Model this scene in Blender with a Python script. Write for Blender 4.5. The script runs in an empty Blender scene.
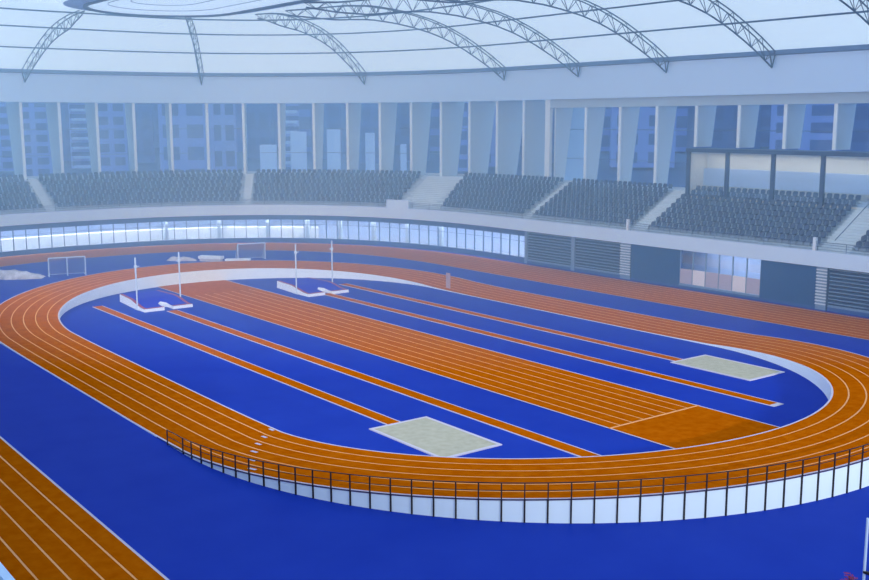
import bpy, bmesh, math, random
from math import sin, cos, pi, radians, degrees, atan2, hypot, sqrt
from mathutils import Vector, Matrix

random.seed(7)
SC = bpy.context.scene
COL = SC.collection

# ------------------------------------------------------------------ camera
F_PX, YAW, PITCH, ROLL = 1039.19, -0.91925, 0.16145, -0.00198
CAM = Vector((0, 0, 18))
fw = Vector((sin(YAW) * cos(PITCH), cos(YAW) * cos(PITCH), -sin(PITCH)))
rt = Vector((cos(YAW), -sin(YAW), 0))
up = rt.cross(fw)
rt2 = cos(ROLL) * rt + sin(ROLL) * up
up2 = -sin(ROLL) * rt + cos(ROLL) * up
cam = bpy.data.objects.new('camera', bpy.data.cameras.new('camera'))
COL.objects.link(cam)
cam.data.sensor_width = 36
cam.data.lens = 36 * F_PX / 869
cam.data.clip_start = 0.1
cam.data.clip_end = 3000
M = Matrix((rt2, up2, -fw)).transposed().to_4x4()
M.translation = CAM
cam.matrix_world = M
SC.camera = cam


def project(p):
    v = Vector(p) - CAM
    d = v.dot(fw)
    if d <= 0:
        return None
    return 434.5 + F_PX * v.dot(rt2) / d, 290 - F_PX * v.dot(up2) / d


# ------------------------------------------------------------------ world and exposure
W = bpy.data.worlds.new('world')
SC.world = W
W.use_nodes = True
bg = W.node_tree.nodes['Background']
bg.inputs['Color'].default_value = (0.68, 0.88, 1.12, 1)
bg.inputs['Strength'].default_value = 1.25
SC.view_settings.view_transform = 'Standard'
SC.view_settings.look = 'None'
SC.view_settings.gamma = 1
SC.view_settings.exposure = 0.06
SC.view_settings.use_curve_mapping = False
SC.cycles.max_bounces = 10
SC.cycles.diffuse_bounces = 5
SC.cycles.transparent_max_bounces = 12
SC.cycles.volume_bounces = 1
HAZE_FAR = 0.0080          # the thicker haze hanging over the far half
HAZE_COLOR = (0.44, 0.74, 1.0)

# unseen fill lights added to brighten the upright faces: (position, aim point, power)
FILL_LIGHTS = [((-112, 7, 24.5), (-100, 72, 9), 31000), ((-78, 7, 24.5), (-88, 78, 12), 31000), ((-44, 7, 24.5), (-64, 78, 12), 31000), ((-8, 7, 24.5), (-50, 60, 3), 17000),
          ((22, 14, 24.5), (-40, 45, 0), 13000), ((44, 34, 24.5), (-112, 50, 5), 120000), ((46, 62, 24.5), (-112, 50, 5), 120000), ((28, 80, 24.5), (-120, 50, 3), 110000)]
FILL_COLOR = (0.93, 0.97, 1.0)


# ------------------------------------------------------------------ materials
def lin(c):
    out = []
    for v in c:
        v /= 255.0
        out.append(v / 12.92 if v <= 0.04045 else ((v + 0.055) / 1.055) ** 2.4)
    return tuple(out) + (1,)


def mat(name, rgb, rough=0.6, spec=0.3, metal=0.0, noise=None, noise_scale=3.0):
    m = bpy.data.materials.new(name)
    m.use_nodes = True
    nt = m.node_tree
    b = nt.nodes['Principled BSDF']
    b.inputs['Base Color'].default_value = lin(rgb)
    b.inputs['Roughness'].default_value = rough
    b.inputs['Specular IOR Level'].default_value = spec
    b.inputs['Metallic'].default_value = metal
    if noise:
        tc = nt.nodes.new('ShaderNodeTexCoord')
        n = nt.nodes.new('ShaderNodeTexNoise')
        n.inputs['Scale'].default_value = noise_scale
        n.inputs['Detail'].default_value = 4
        nt.links.new(tc.outputs['Object'], n.inputs['Vector'])
        r = nt.nodes.new('ShaderNodeValToRGB')
        a = lin(tuple(max(0, v - noise) for v in rgb))
        c = lin(tuple(min(255, v + noise) for v in rgb))
        r.color_ramp.elements[0].position = 0.3
        r.color_ramp.elements[1].position = 0.7
        r.color_ramp.elements[0].color = a
        r.color_ramp.elements[1].color = c
        nt.links.new(n.outputs['Fac'], r.inputs['Fac'])
        nt.links.new(r.outputs['Color'], b.inputs['Base Color'])
    return m


def glass(name, tint, refl=0.12, rough=0.02):
    m = bpy.data.materials.new(name)
    m.use_nodes = True
    nt = m.node_tree
    nt.nodes.clear()
    o = nt.nodes.new('ShaderNodeOutputMaterial')
    t = nt.nodes.new('ShaderNodeBsdfTransparent')
    t.inputs['Color'].default_value = tuple(tint) + (1,)
    g = nt.nodes.new('ShaderNodeBsdfGlossy')
    g.inputs['Roughness'].default_value = rough
    g.inputs['Color'].default_value = (0.85, 0.92, 1, 1)
    mx = nt.nodes.new('ShaderNodeMixShader')
    mx.inputs['Fac'].default_value = refl
    nt.links.new(t.outputs[0], mx.inputs[1])
    nt.links.new(g.outputs[0], mx.inputs[2])
    nt.links.new(mx.outputs[0], o.inputs['Surface'])
    return m


def membrane(name, trans, diff, fac):
    m = bpy.data.materials.new(name)
    m.use_nodes = True
    nt = m.node_tree
    nt.nodes.clear()
    o = nt.nodes.new('ShaderNodeOutputMaterial')
    t = nt.nodes.new('ShaderNodeBsdfTranslucent')
    t.inputs['Color'].default_value = tuple(trans) + (1,)
    g = nt.nodes.new('ShaderNodeBsdfDiffuse')
    g.inputs['Color'].default_value = tuple(diff) + (1,)
    mx = nt.nodes.new('ShaderNodeMixShader')
    mx.inputs['Fac'].default_value = fac
    nt.links.new(t.outputs[0], mx.inputs[1])
    nt.links.new(g.outputs[0], mx.inputs[2])
    nt.links.new(mx.outputs[0], o.inputs['Surface'])
    return m


def lamp_mat(name, rgb, strength):
    m = bpy.data.materials.new(name)
    m.use_nodes = True
    nt = m.node_tree
    nt.nodes.clear()
    o = nt.nodes.new('ShaderNodeOutputMaterial')
    e = nt.nodes.new('ShaderNodeEmission')
    e.inputs['Color'].default_value = tuple(rgb) + (1,)
    e.inputs['Strength'].default_value = strength
    nt.links.new(e.outputs[0], o.inputs['Surface'])
    return m


BLUE = mat('blue_rubber', (24, 54, 156), 0.5, 0.02, noise=3, noise_scale=0.3)
GROUND = mat('outside_paving', (66, 86, 120), .9)
ORANGE = mat('orange_rubber', (178, 86, 0), 0.5, 0.0, noise=8, noise_scale=1.6)
LINE = mat('lane_line', (232, 158, 88), 0.5)
EDGE = mat('white_line', (196, 188, 200), 0.5)
WHITE = mat('white_panel', (222, 232, 240), 0.45)
WHITEWALL = mat('white_wall', (205, 218, 230), 0.6)
PANELW = mat('white_barrier_panel', (216, 228, 232), 0.45)
DARKJ = mat('black_steel', (32, 26, 30), 0.5, 0.4)
SAND = mat('sand', (176, 170, 150), 0.9, 0.1, noise=7, noise_scale=2.0)
FASCIA = mat('white_fascia', (206, 228, 250), 0.5)
BAND = mat('ring_beam_plaster', (192, 218, 246), 0.6)
HEADER = mat('grey_header', (168, 188, 204), 0.6)
FINFACE = mat('fin_plaster', (196, 208, 214), 0.6)
FINEDGE = mat('fin_edge', (222, 232, 238), 0.5)
GUTTER = mat('gutter_steel', (84, 110, 150), 0.5)
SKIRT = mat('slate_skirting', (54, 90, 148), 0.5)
DARKP = mat('slate_panel', (32, 82, 134), 0.45)
LOUV = mat('louvre_metal', (118, 146, 178), 0.45, 0.4)
LOUVBACK = mat('louvre_recess', (46, 74, 108), 0.7)
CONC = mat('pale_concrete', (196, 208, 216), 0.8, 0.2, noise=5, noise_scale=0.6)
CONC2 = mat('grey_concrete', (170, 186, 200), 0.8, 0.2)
SEAT = mat('seat_plastic', (50, 72, 106), 0.45, 0.4)
SEATP = mat('seat_bracket', (150, 166, 180), 0.5, 0.4)
RAILM = mat('rail_steel', (84, 106, 140), 0.4, 0.5)
TRUSS = mat('truss_steel', (38, 58, 94), 0.5, 0.4)
FRAME = mat('navy_frame', (52, 74, 108), 0.5)
CREAM = mat('cream_wall', (226, 220, 208), 0.7)
MATBLUE = mat('mat_vinyl_blue', (12, 34, 170), 0.55, 0.1)
MATRED = mat('mat_vinyl_red', (150, 30, 60), 0.4, 0.4)
MATWHITE = mat('mat_vinyl_white', (228, 234, 240), 0.45)
POLE = mat('pale_aluminium', (190, 206, 222), 0.4, 0.4)
GLASS = glass('tinted_window_glass', (0.42, 0.60, 0.90), 0.06)
GLASS2 = glass('clear_wall_glass', (0.80, 0.88, 0.98), 0.10)
GLASS3 = glass('box_glass', (0.86, 0.92, 0.98), 0.08)
ROOF = membrane('roof_cushion', (0.86, 0.93, 0.97), (0.8, 0.88, 0.95), 0.35)
SKYL = membrane('skylight_cushion', (0.80, 0.88, 0.96), (0.8, 0.88, 0.95), 0.35)
NET = None


# ------------------------------------------------------------------ mesh helpers
class MB:
    def __init__(self):
        self.v, self.f, self.m, self.mats = [], [], [], []

    def mi(self, m):
        if m not in self.mats:
            self.mats.append(m)
        return self.mats.index(m)

    def face(self, pts, m):
        i = len(self.v)
        self.v += [tuple(p) for p in pts]
        self.f.append(tuple(range(i, i + len(pts))))
        self.m.append(self.mi(m))

    def obox(self, c, ax, ay, az, m):
        """box with centre c and half axis vectors"""
        c, ax, ay, az = Vector(c), Vector(ax), Vector(ay), Vector(az)
        i = len(self.v)
        for sx in (-1, 1):
            for sy in (-1, 1):
                for sz in (-1, 1):
                    self.v.append(tuple(c + sx * ax + sy * ay + sz * az))
        k = self.mi(m)
        for q in ((0, 1, 3, 2), (4, 6, 7, 5), (0, 4, 5, 1), (2, 3, 7, 6), (0, 2, 6, 4), (1, 5, 7, 3)):
            self.f.append(tuple(i + j for j in q))
            self.m.append(k)

    def box(self, x0, x1, y0, y1, z0, z1, m):
        self.obox(((x0 + x1) / 2, (y0 + y1) / 2, (z0 + z1) / 2), ((x1 - x0) / 2, 0, 0), (0, (y1 - y0) / 2, 0), (0, 0, (z1 - z0) / 2), m)

    def tube(self, pts, r, m, n=6, cap=True):
        pts = [Vector(p) for p in pts]
        k = self.mi(m)
        rings = []
        for j, p in enumerate(pts):
            t = (pts[min(j + 1, len(pts) - 1)] - pts[max(j - 1, 0)]).normalized()
            a = Vector((0, 0, 1)) if abs(t.z) < 0.9 else Vector((1, 0, 0))
            s = t.cross(a).normalized()
            w = s.cross(t)
            i = len(self.v)
            for q in range(n):
                an = 2 * pi * (q + .5) / n
                self.v.append(tuple(p + r * (cos(an) * s + sin(an) * w)))
            rings.append(i)
        for a, b in zip(rings, rings[1:]):
            for q in range(n):
                self.f.append((a + q, a + (q + 1) % n, b + (q + 1) % n, b + q))
                self.m.append(k)
        if cap:
            self.f.append(tuple(rings[0] + q for q in range(n))[::-1])
            self.f.append(tuple(rings[-1] + q for q in range(n)))
            self.m += [k, k]

    def strip(self, A, B, m):
        """quads between two polylines (shared vertices)"""
        i = len(self.v)
        n = len(A)
        self.v += [tuple(p) for p in A] + [tuple(p) for p in B]
        k = self.mi(m)
        for j in range(n - 1):
            self.f.append((i + j, i + j + 1, i + n + j + 1, i + n + j))
            self.m.append(k)

    def sweep(self, rows, m, close=False):
        """rows: list of polylines of equal length, faces between successive ones"""
        rr = rows + [rows[0]] if close else rows
        for A, B in zip(rr, rr[1:]):
            self.strip(A, B, m)

    def build(self, name, parent=None, smooth=False, loc=None):
        me = bpy.data.meshes.new(name)
        v = self.v
        if loc is not None:
            v = [(a - loc[0], b - loc[1], c - loc[2]) for a, b, c in v]
        me.from_pydata(v, [], self.f)
        for m in self.mats:
            me.materials.append(m)
        me.polygons.foreach_set('material_index', self.m)
        if smooth:
            me.polygons.foreach_set('use_smooth', [True] * len(self.f))
        me.update()
        o = bpy.data.objects.new(name, me)
        COL.objects.link(o)
        if parent is not None:
            o.parent = parent
        if loc is not None:
            o.location = loc
        return o


def tag(o, label=None, cat=None, group=None, kind=None):
    if label:
        o['label'] = label
    if cat:
        o['category'] = cat
    if group:
        o['group'] = group
    if kind:
        o['kind'] = kind
    return o


def empty(name, loc=(0, 0, 0), rz=0, **kw):
    o = bpy.data.objects.new(name, None)
    COL.objects.link(o)
    o.location = loc
    o.rotation_euler = (0, 0, rz)
    o.empty_display_size = 0.3
    return tag(o, **kw)


def copy_tree(o, parent=None):
    c = o.copy()
    COL.objects.link(c)
    c.parent = parent
    for ch in list(o.children):
        copy_tree(ch, c)
    return c


# ------------------------------------------------------------------ bowl geometry
CXL, CXR, CY = -102.0, 10.0, 48.0
A0, B0, NE = 44.5, 41.2, 2.3


def oval(phi, d, side='L'):
    """bend point at angle phi (degrees) of the bowl line offset outwards by d"""
    A, B = A0 + d, B0 + d
    c, s = cos(radians(phi)), sin(radians(phi))
    r = ((abs(c) / A) ** NE + (abs(s) / B) ** NE) ** (-1 / NE)
    return Vector(((CXL if side == 'L' else CXR) + r * c, CY + r * s, 0))


def bowl(d, step=3.0, z=0.0, a=None, b=None, sc=1.0):
    """closed loop, counter-clockwise from far right; scaled version for the roof"""
    pts = []
    dd = lambda p, cx: Vector((cx + (p.x - cx) * sc, CY + (p.y - CY) * sc, z))
    n = int(180 / step)
    for k in range(n + 1):
        pts.append(dd(oval(-90 + 180 * k / n, d, 'R'), CXR))
    nx = 28
    y = CY + (B0 + d) * sc
    for k in range(1, nx):
        pts.append(Vector((CXR + (CXL - CXR) * k / nx, y, z)))
    for k in range(n + 1):
        pts.append(dd(oval(90 + 180 * k / n, d), CXL))
    y = CY - (B0 + d) * sc
    for k in range(1, nx):
        pts.append(Vector((CXL + (CXR - CXL) * k / nx, y, z)))
    return pts


def closed(P):
    return P + [P[0]]


# u parameter along the visible side: ('s', x) or ('b', phi); unified: phi>=90 in bend, below 90 means x
def U(kind, v):
    return v - 90 if kind == 'b' else (CXL - v)  # not metric, only monotone: >=0 bend degrees ; <0 straight metres


def at(u, d):
    """position and outward normal on offset d for unified u (bend: degrees past 90, straight: -(metres right of CXL))"""
    if u >= 0:
        p = oval(90 + u, d)
        q = oval(90 + u + 0.05, d) - oval(90 + u - 0.05, d)
        t = q.normalized()
        n = Vector((t.y, -t.x, 0))
        if n.dot(p - Vector((CXL, CY, 0))) < 0:
            n = -n
        return p, n
    return Vector((CXL - u, CY + B0 + d, 0)), Vector((0, 1, 0))


def path(u0, u1, d, z, step=1.5):
    n = max(2, int(abs(u1 - u0) / step) + 1)
    out = []
    for k in range(n + 1):
        p, _ = at(u0 + (u1 - u0) * k / n, d)
        p.z = z
        out.append(p)
    return out


def seg_points(u0, u1, d, pitch):
    """evenly spaced seats along the offset curve between u0 and u1"""
    P = path(u0, u1, d, 0, 0.5)
    L = [0]
    for a, b in zip(P, P[1:]):
        L.append(L[-1] + (b - a).length)
    n = int(L[-1] / pitch)
    out = []
    off = (L[-1] - (n - 1) * pitch) / 2 if n else 0
    j = 0
    for k in range(n):
        s = off + k * pitch
        while j < len(L) - 2 and L[j + 1] < s:
            j += 1
        t = (s - L[j]) / (L[j + 1] - L[j])
        p = P[j].lerp(P[j + 1], t)
        tt = (P[j + 1] - P[j]).normalized()
        nn = Vector((tt.y, -tt.x, 0))
        if nn.dot(p - Vector((max(CXL, min(CXR, p.x)), CY, 0))) < 0:
            nn = -nn
        out.append((p, nn))
    return out


def S(x):
    return -(x - CXL)


def Bn(phi):
    return phi - 90.0


# ------------------------------------------------------------------ large structure
# floor
mb = MB()
mb.face([(p.x, p.y, 0) for p in bowl(0.6)], BLUE)
tag(mb.build('floor'), kind='structure')

# lower wall (solid outer wall behind the glass, and closing the near side)
FZ0, FZ1 = 4.15, 5.65
mb = MB()
mb.strip(closed(bowl(5.0, z=0)), closed(bowl(5.0, z=FZ0)), mat('corridor_blue_wall', (186, 206, 234), .6))
tag(mb.build('wall_corridor'), kind='structure')
mb = MB()
mb.strip(closed(bowl(0.3, z=0.02)), closed(bowl(5.0, z=0.02)), CONC)
tag(mb.build('floor_corridor'), kind='structure')
mb = MB()
mb.strip(closed(bowl(-0.3, z=FZ0)), closed(bowl(5.0, z=FZ0)), SKIRT)
tag(mb.build('ceiling_corridor'), kind='structure')

# fascia of the stand
mb = MB()
mb.sweep([closed(bowl(-0.3, z=FZ0)), closed(bowl(-0.3, z=FZ1)), closed(bowl(-0.05, z=FZ1)), closed(bowl(-0.05, z=FZ0))], FASCIA)
tag(mb.build('trim_stand_fascia'), kind='structure')
# dark band painted for soffit shade under the fascia, plus base skirting
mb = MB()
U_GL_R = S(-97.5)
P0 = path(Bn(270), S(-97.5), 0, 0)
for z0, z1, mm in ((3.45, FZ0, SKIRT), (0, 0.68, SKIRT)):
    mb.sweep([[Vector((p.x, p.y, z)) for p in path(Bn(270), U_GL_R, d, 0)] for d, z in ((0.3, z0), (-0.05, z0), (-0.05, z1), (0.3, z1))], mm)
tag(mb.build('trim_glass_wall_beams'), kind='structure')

# stepped stand
ROWS, RD, RH, D1, Z1 = 9, 0.83, 0.48, 0.95, 5.78
mb = MB()
prof = [(-0.05, 5.3), (D1, 5.3)]
z = Z1
for i in range(ROWS):
    prof += [(D1 + i * RD, Z1 + i * RH), (D1 + (i + 1) * RD, Z1 + i * RH)]
ZT = Z1 + (ROWS - 1) * RH + 0.15
prof += [(D1 + ROWS * RD, ZT), (10.4, ZT)]
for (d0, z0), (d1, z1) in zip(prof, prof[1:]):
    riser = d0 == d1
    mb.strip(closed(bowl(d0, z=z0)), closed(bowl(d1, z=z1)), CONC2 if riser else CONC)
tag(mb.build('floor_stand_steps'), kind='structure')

# window wall
GT, GB = 3.5, 1.9            # fin depth at top and bottom
DF = 8.8                     # front line of the fins
WZ0, WZ1 = ZT, 20.75
GTB, GBB = 5.9, 3.9          # deeper fins on the curved part
def part_l(d, z):
    return path(Bn(270), Bn(90), d, z, 3)


def part_r(d, z):
    B_ = bowl(d, z=z)
    L_ = [Vector((CXL, CY - (B0 + d), z))] + B_[61 + 27 + 61:] + B_[:61 + 27] + [Vector((CXL, CY + B0 + d, z))]
    return L_


k_ = 0
for pf, gb, gt, z1 in ((part_l, GBB, GTB, WZ1 + .3), (part_r, GB, GT, WZ1 + .3)):
    k_ += 1
    mb = MB()
    mb.strip(pf(DF + gb, ZT - 0.2), pf(DF + gb, ZT + 0.25), WHITEWALL)
    mb.strip(pf(DF + gb, ZT - .02), pf(DF, ZT - .02), CONC)
    tag(mb.build('wall_window_sill'), kind='structure')
    mb = MB()
    mb.strip(pf(DF + gb, ZT + 0.2), pf(DF + gt, z1), GLASS)
    tag(mb.build('window_%d' % k_), kind='structure')
    mb = MB()
    for fz in (0.27, 0.62):
        zz = ZT + 0.2 + (WZ1 - ZT) * fz
        dd = DF + gb + (gt - gb) * fz
        mb.sweep([pf(dd - .1, zz), pf(dd - .1, zz + 0.08), pf(dd, zz + 0.08), pf(dd, zz)], GUTTER, True)
    tag(mb.build('trim_window_transoms'), kind='structure')
for sg in (-1, 1):
    mb = MB()
    ya, yb = CY + sg * (B0 + DF + .1), CY + sg * (B0 + DF + GTB)
    mb.box(CXL - .1, CXL + .1, min(ya, yb), max(ya, yb), ZT, WZ1, FINFACE)
    tag(mb.build('wall_window_return'), kind='structure')
# ring beam band between windows and roof
mb = MB()
mb.sweep([closed(bowl(DF + GTB + .2, z=WZ1)), closed(bowl(7.9, z=WZ1)), closed(bowl(7.7, z=25.0)), closed(bowl(8.6, z=25.3)), closed(bowl(DF + GTB + .2, z=25.3))], BAND, True)
tag(mb.build('wall_ring_beam'), kind='structure')
# gutter
mb = MB()
mb.sweep([closed(bowl(7.75, z=24.72)), closed(bowl(7.35, z=24.85)), closed(bowl(7.35, z=25.25)), closed(bowl(7.8, z=25.35))], GUTTER)
tag(mb.build('trim_gutter'), kind='structure')
# header beam on the straight
mb = MB()
mb.box(-103.2, CXR, CY + B0 + DF - .25, CY + B0 + DF + 1.2, 19.65, WZ1, HEADER)
mb.box(-103.5, -102.6, CY + B0 + DF - .3, CY + B0 + DF + .2, ZT, WZ1, FINEDGE)
tag(mb.build('trim_window_header'), kind='structure')

# roof membrane: arched annulus from the gutter up and over to the skylight ring
RA = 7.6
TAB = [(0, 25.3), (2.5, 26.7), (5, 27.9), (8, 29.2), (11, 30.25), (14, 31.0), (17, 31.5), (20, 31.85), (24, 32.05), (28, 31.8), (32, 31.25), (36, 30.7), (40.4, 30.4), (60, 30.4)]
RXL, RXR, RHW = -111.8, -2.0, 8.4


def zt_(m):
    for (a, za), (b, zb) in zip(TAB, TAB[1:]):
        if m <= b:
            return za + (zb - za) * (m - a) / (b - a)
    return TAB[-1][1]


def in_ring(x, y):
    cx = max(RXL, min(RXR, x))
    return hypot(x - cx, y - CY) < RHW


def ring_target(p):
    """point of the skylight ring that the roof line starting at gutter point p runs to"""
    if CXL < p.x < CXR and abs(p.x - CXL) > 1e-6 and abs(p.x - CXR) > 1e-6:
        return Vector((p.x, CY + RHW * (1 if p.y > CY else -1), 0))
    if p.x <= CXL:
        ang = degrees(atan2(abs(p.y - CY), -(p.x - CXL)))
        c = Vector((CXL - 9 * min(1, (90 - ang) / 25), CY, 0))
    else:
        ang = degrees(atan2(abs(p.y - CY), p.x - CXR))
        c = Vector((CXR - 4 * min(1, (90 - ang) / 25), CY, 0))
    lo, hi = 0.0, 1.0
    for _ in range(30):
        m = (lo + hi) / 2
        q = Vector((p.x, p.y, 0)).lerp(c, m)
        if in_ring(q.x, q.y):
            hi = m
        else:
            lo = m
    return Vector((p.x, p.y, 0)).lerp(c, lo)


def roof_pt(p, m, dz=0):
    """m metres in from gutter point p"""
    p = Vector((p.x, p.y, 0))
    q = ring_target(p)
    L = (q - p).length
    m = min(m, L)
    f = m / L
    r = p.lerp(q, f)
    r.z = zt_(m + (40.4 - L) * f * f) + dz
    return r


EDGE_LOOP = bowl(RA)
mb = MB()
fr = [0, .03, .06, .1, .14, .19, .25, .31, .38, .45, .53, .61, .69, .77, .85, .93, 1]
rows = []
for f in fr:
    rows.append(closed([roof_pt(p, f * (ring_target(p) - p).length) for p in EDGE_LOOP]))
mb.sweep(rows, ROOF)
tag(mb.build('ceiling', smooth=True), kind='structure')
for k, m_ in enumerate((5.2, 10.8, 17.8)):
    mb = MB()
    mb.tube(closed([roof_pt(p, m_, -.12) for p in EDGE_LOOP]), 0.10, TRUSS, 5, cap=False)
    tag(mb.build('roof_purlin'), ('lowest', 'middle', 'highest')[k] + ' dark steel hoop running round under the white membrane roof', 'roof hoop')


# ------------------------------------------------------------------ skylight ring
def ring_loop(off, z):
    xl, xr, hw = RXL, RXR, RHW
    pts = []
    for k in range(37):
        a = radians(-90 + 5 * k)
        pts.append(Vector((xr + (hw + off) * cos(a), CY + (hw + off) * sin(a), z)))
    for k in range(37):
        a = radians(90 + 5 * k)
        pts.append(Vector((xl + (hw + off) * cos(a), CY + (hw + off) * sin(a), z)))
    return closed(pts)


sky = empty('skylight', (-60, CY, 30.1), label='long oval skylight with dark rim at the crown of the white roof', cat='skylight')
PB = (-60, CY, 29.6)


def child(mb, name, par, smooth=False):
    """geometry given in world space, parented to an unrotated empty"""
    o = mb.build(name, None, smooth)
    me = o.data
    L = par.location
    me.transform(Matrix.Translation(-Vector(L)))
    o.parent = par
    return o


mb = MB()
mb.sweep([ring_loop(0, 30.08), ring_loop(-.25, 30.16), ring_loop(-.25, 30.5), ring_loop(.2, 30.5), ring_loop(.2, 30.16)], TRUSS, True)
child(mb, 'rim', sky)
mb = MB()
mb.sweep([ring_loop(0.2, 30.30), ring_loop(2.2, 30.45)], mat('soffit_blue', (120, 150, 196), .6))
child(mb, 'soffit_plate', sky)
mb = MB()
mb.sweep([ring_loop(-.3, 30.3), ring_loop(-2.0, 30.6), ring_loop(-4.5, 31.0), ring_loop(-7, 31.2), ring_loop(-8.35, 31.25)], SKYL)
child(mb, 'cushion', sky, True)
mb = MB()
for off, z in ((-2.4, 30.6), (-4.8, 30.98)):
    mb.tube(ring_loop(off, z), .04, RAILM, 4, cap=False)
child(mb, 'seam', sky)


# ------------------------------------------------------------------ trusses
def truss(p0, label, cut=99):
    q = ring_target(p0)
    L = min(cut, (q - Vector((p0.x, p0.y, 0))).length - .6)
    n = max(9, int(L / 2.45))
    dirv = (q - Vector((p0.x, p0.y, 0))).normalized()
    side = Vector((-dirv.y, dirv.x, 0))
    top, bot = [], []
    for k in range(2 * n + 1):
        f = k / (2 * n)
        dep = 1.6 if f < .8 else 1.6 - 1.1 * (f - .8) / .2
        a = roof_pt(p0, .15 + f * L, -.3)
        top.append(a)
        bot.append(a - Vector((0, 0, dep)))
    e = empty('roof_truss', top[0], label=label, cat='truss', group='arched roof trusses')
    w = 0.36
    for s in (-1, 1):
        mb = MB()
        mb.tube([p + side * w * s for p in top], .075, TRUSS, 5)
        child(mb, 'upper_chord', e)
    mb = MB()
    mb.tube(bot, .09, TRUSS, 5)
    child(mb, 'lower_chord', e)
    mb = MB()
    for k in range(0, 2 * n, 2):
        for s in (-1, 1):
            mb.tube([top[k] + side * w * s, bot[k + 1]], .04, TRUSS, 4)
            mb.tube([bot[k + 1], top[k + 2] + side * w * s], .04, TRUSS, 4)
    for k in range(0, 2 * n, 8):
        mb.tube([top[k] + side * w, top[k] - side * w], .045, TRUSS, 4)
    for s in (-1, 1):
        mb.tube([top[0] + side * w * s, bot[0]], .07, TRUSS, 5)
    child(mb, 'webbing', e)
    return e


for x, lb in ((-96.4, 'arched grey roof truss, third from the right of those whose feet show'),
              (-82.0, 'arched grey roof truss, second from the right of those whose feet show'),
              (-67.7, 'arched grey roof truss whose foot lands just above the glazed box, rightmost foot in view'),
              (-53.3, 'arched grey roof truss cut off by the top right corner')):
    truss(Vector((x, CY + B0 + RA, 0)), lb)
for phi, lb in ((99.8, 'arched grey roof truss, fourth foot from the right, at the end of the far straight'),
                (128, 'arched grey roof truss fanning out just right of the skylight tip'),
                (155.6, 'thin end-on roof truss dropping from the middle of the skylight rim'),
                (183.6, 'arched grey roof truss curving down to the far left end of the ring beam'),
                (211.5, 'arched grey roof truss at top left, only its upper end in view')):
    truss(oval(phi, RA), lb, {99.8: 36, 128: 29, 155.6: 21.5, 183.6: 20.5, 211.5: 23}[phi])

# ------------------------------------------------------------------ fins
def fin(u, straight, name='window_fin', zlow=None):
    p, n = at(u, DF)
    GB, GT = (1.9, 3.5) if straight else (GBB, GTB)
    t = Vector((-n.y, n.x, 0))
    zt = 19.7 if straight else WZ1
    zb = zlow or ZT
    hw = 0.16
    mb = MB()
    dB, dT = GB + .05 + (GT - GB) * (zb - ZT) / (WZ1 - ZT), GB + (GT - GB) * (zt - ZT) / (WZ1 - ZT)
    pts = []
    for s in (-1, 1):
        b = p + t * hw * s
        pts.append([b + Vector((0, 0, zb)), b + n * dB + Vector((0, 0, zb)), b + n * dT + Vector((0, 0, zt)), b + Vector((0, 0, zt))])
    mb.face(pts[0], FINFACE)
    mb.face(pts[1][::-1], FINFACE)
    mb.face([pts[0][1], pts[1][1], pts[1][2], pts[0][2]], FINFACE)
    mb.face([pts[0][3], pts[0][2], pts[1][2], pts[1][3]], FINFACE)
    mb.face([pts[0][0], pts[1][0], pts[1][1], pts[0][1]], FINFACE)
    # front flange
    w = .2 if straight else .2
    mb.obox(p + Vector((0, 0, (zb + zt) / 2)) - n * .06, t * w, n * .09, Vector((0, 0, (zt - zb) / 2)), FINEDGE)
    return mb.build(name, loc=tuple(p + Vector((0, 0, zb))))


fins = []
for k in range(-2, 16):
    phi = 184 - 5.82 * k
    fins.append((Bn(phi), False))
for k in range(0, 13):
    fins.append((S(-96.1 + 5.9 * k), True))
FL = len(fins)
ORD = ['first', 'second', 'third', 'fourth', 'fifth', 'sixth', 'seventh', 'eighth', 'ninth', 'tenth', 'eleventh', 'twelfth', 'thirteenth', 'fourteenth', 'fifteenth', 'sixteenth',
       'seventeenth', 'eighteenth', 'nineteenth', 'twentieth', 'twenty first', 'twenty second', 'twenty third', 'twenty fourth', 'twenty fifth', 'twenty sixth', 'twenty seventh', 'twenty eighth',
       'twenty ninth', 'thirtieth', 'thirty first', 'thirty second', 'thirty third', 'thirty fourth', 'thirty fifth']
for k, (u, st) in enumerate(fins):
    low = None
    if st and CXL - u > -78.6:
        low = 14.95
    fobj = fin(u, st, zlow=low)
    if not st:
        lb = 'white tapered window fin on the curved glass wall, %s from the left' % ORD[k - 2] if k > 1 else 'white tapered window fin just beyond the left edge, %s outwards' % ORD[1 - k]
    elif low:
        lb = 'grey tapered window fin above the glazed box, %s from its left end' % ORD[k - 21]
    else:
        lb = 'grey tapered window fin on the straight wall left of the box, %s from the bend' % ORD[k - 18]
    tag(fobj, lb, 'window fin', 'tapered fins of the window wall')

# ------------------------------------------------------------------ lower glass wall with mullions (window_2)
mb = MB()
mb.strip(path(Bn(250), S(-97.5), 0.15, 0.6), path(Bn(250), S(-97.5), 0.15, 3.5), GLASS2)
tag(mb.build('window_2'), kind='structure')
mb = MB()
for p, n in seg_points(Bn(215), S(-97.5), 0.1, 1.75):
    t = Vector((-n.y, n.x, 0))
    mb.obox(p + Vector((0, 0, 2.05)), t * .045, n * .08, (0, 0, 1.45), SKIRT)
A = path(Bn(215), S(-97.5), 0.05, 2.75)
mb.tube(A, .035, SKIRT, 4)
tag(mb.build('trim_glass_wall_mullions'), kind='structure')
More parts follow.
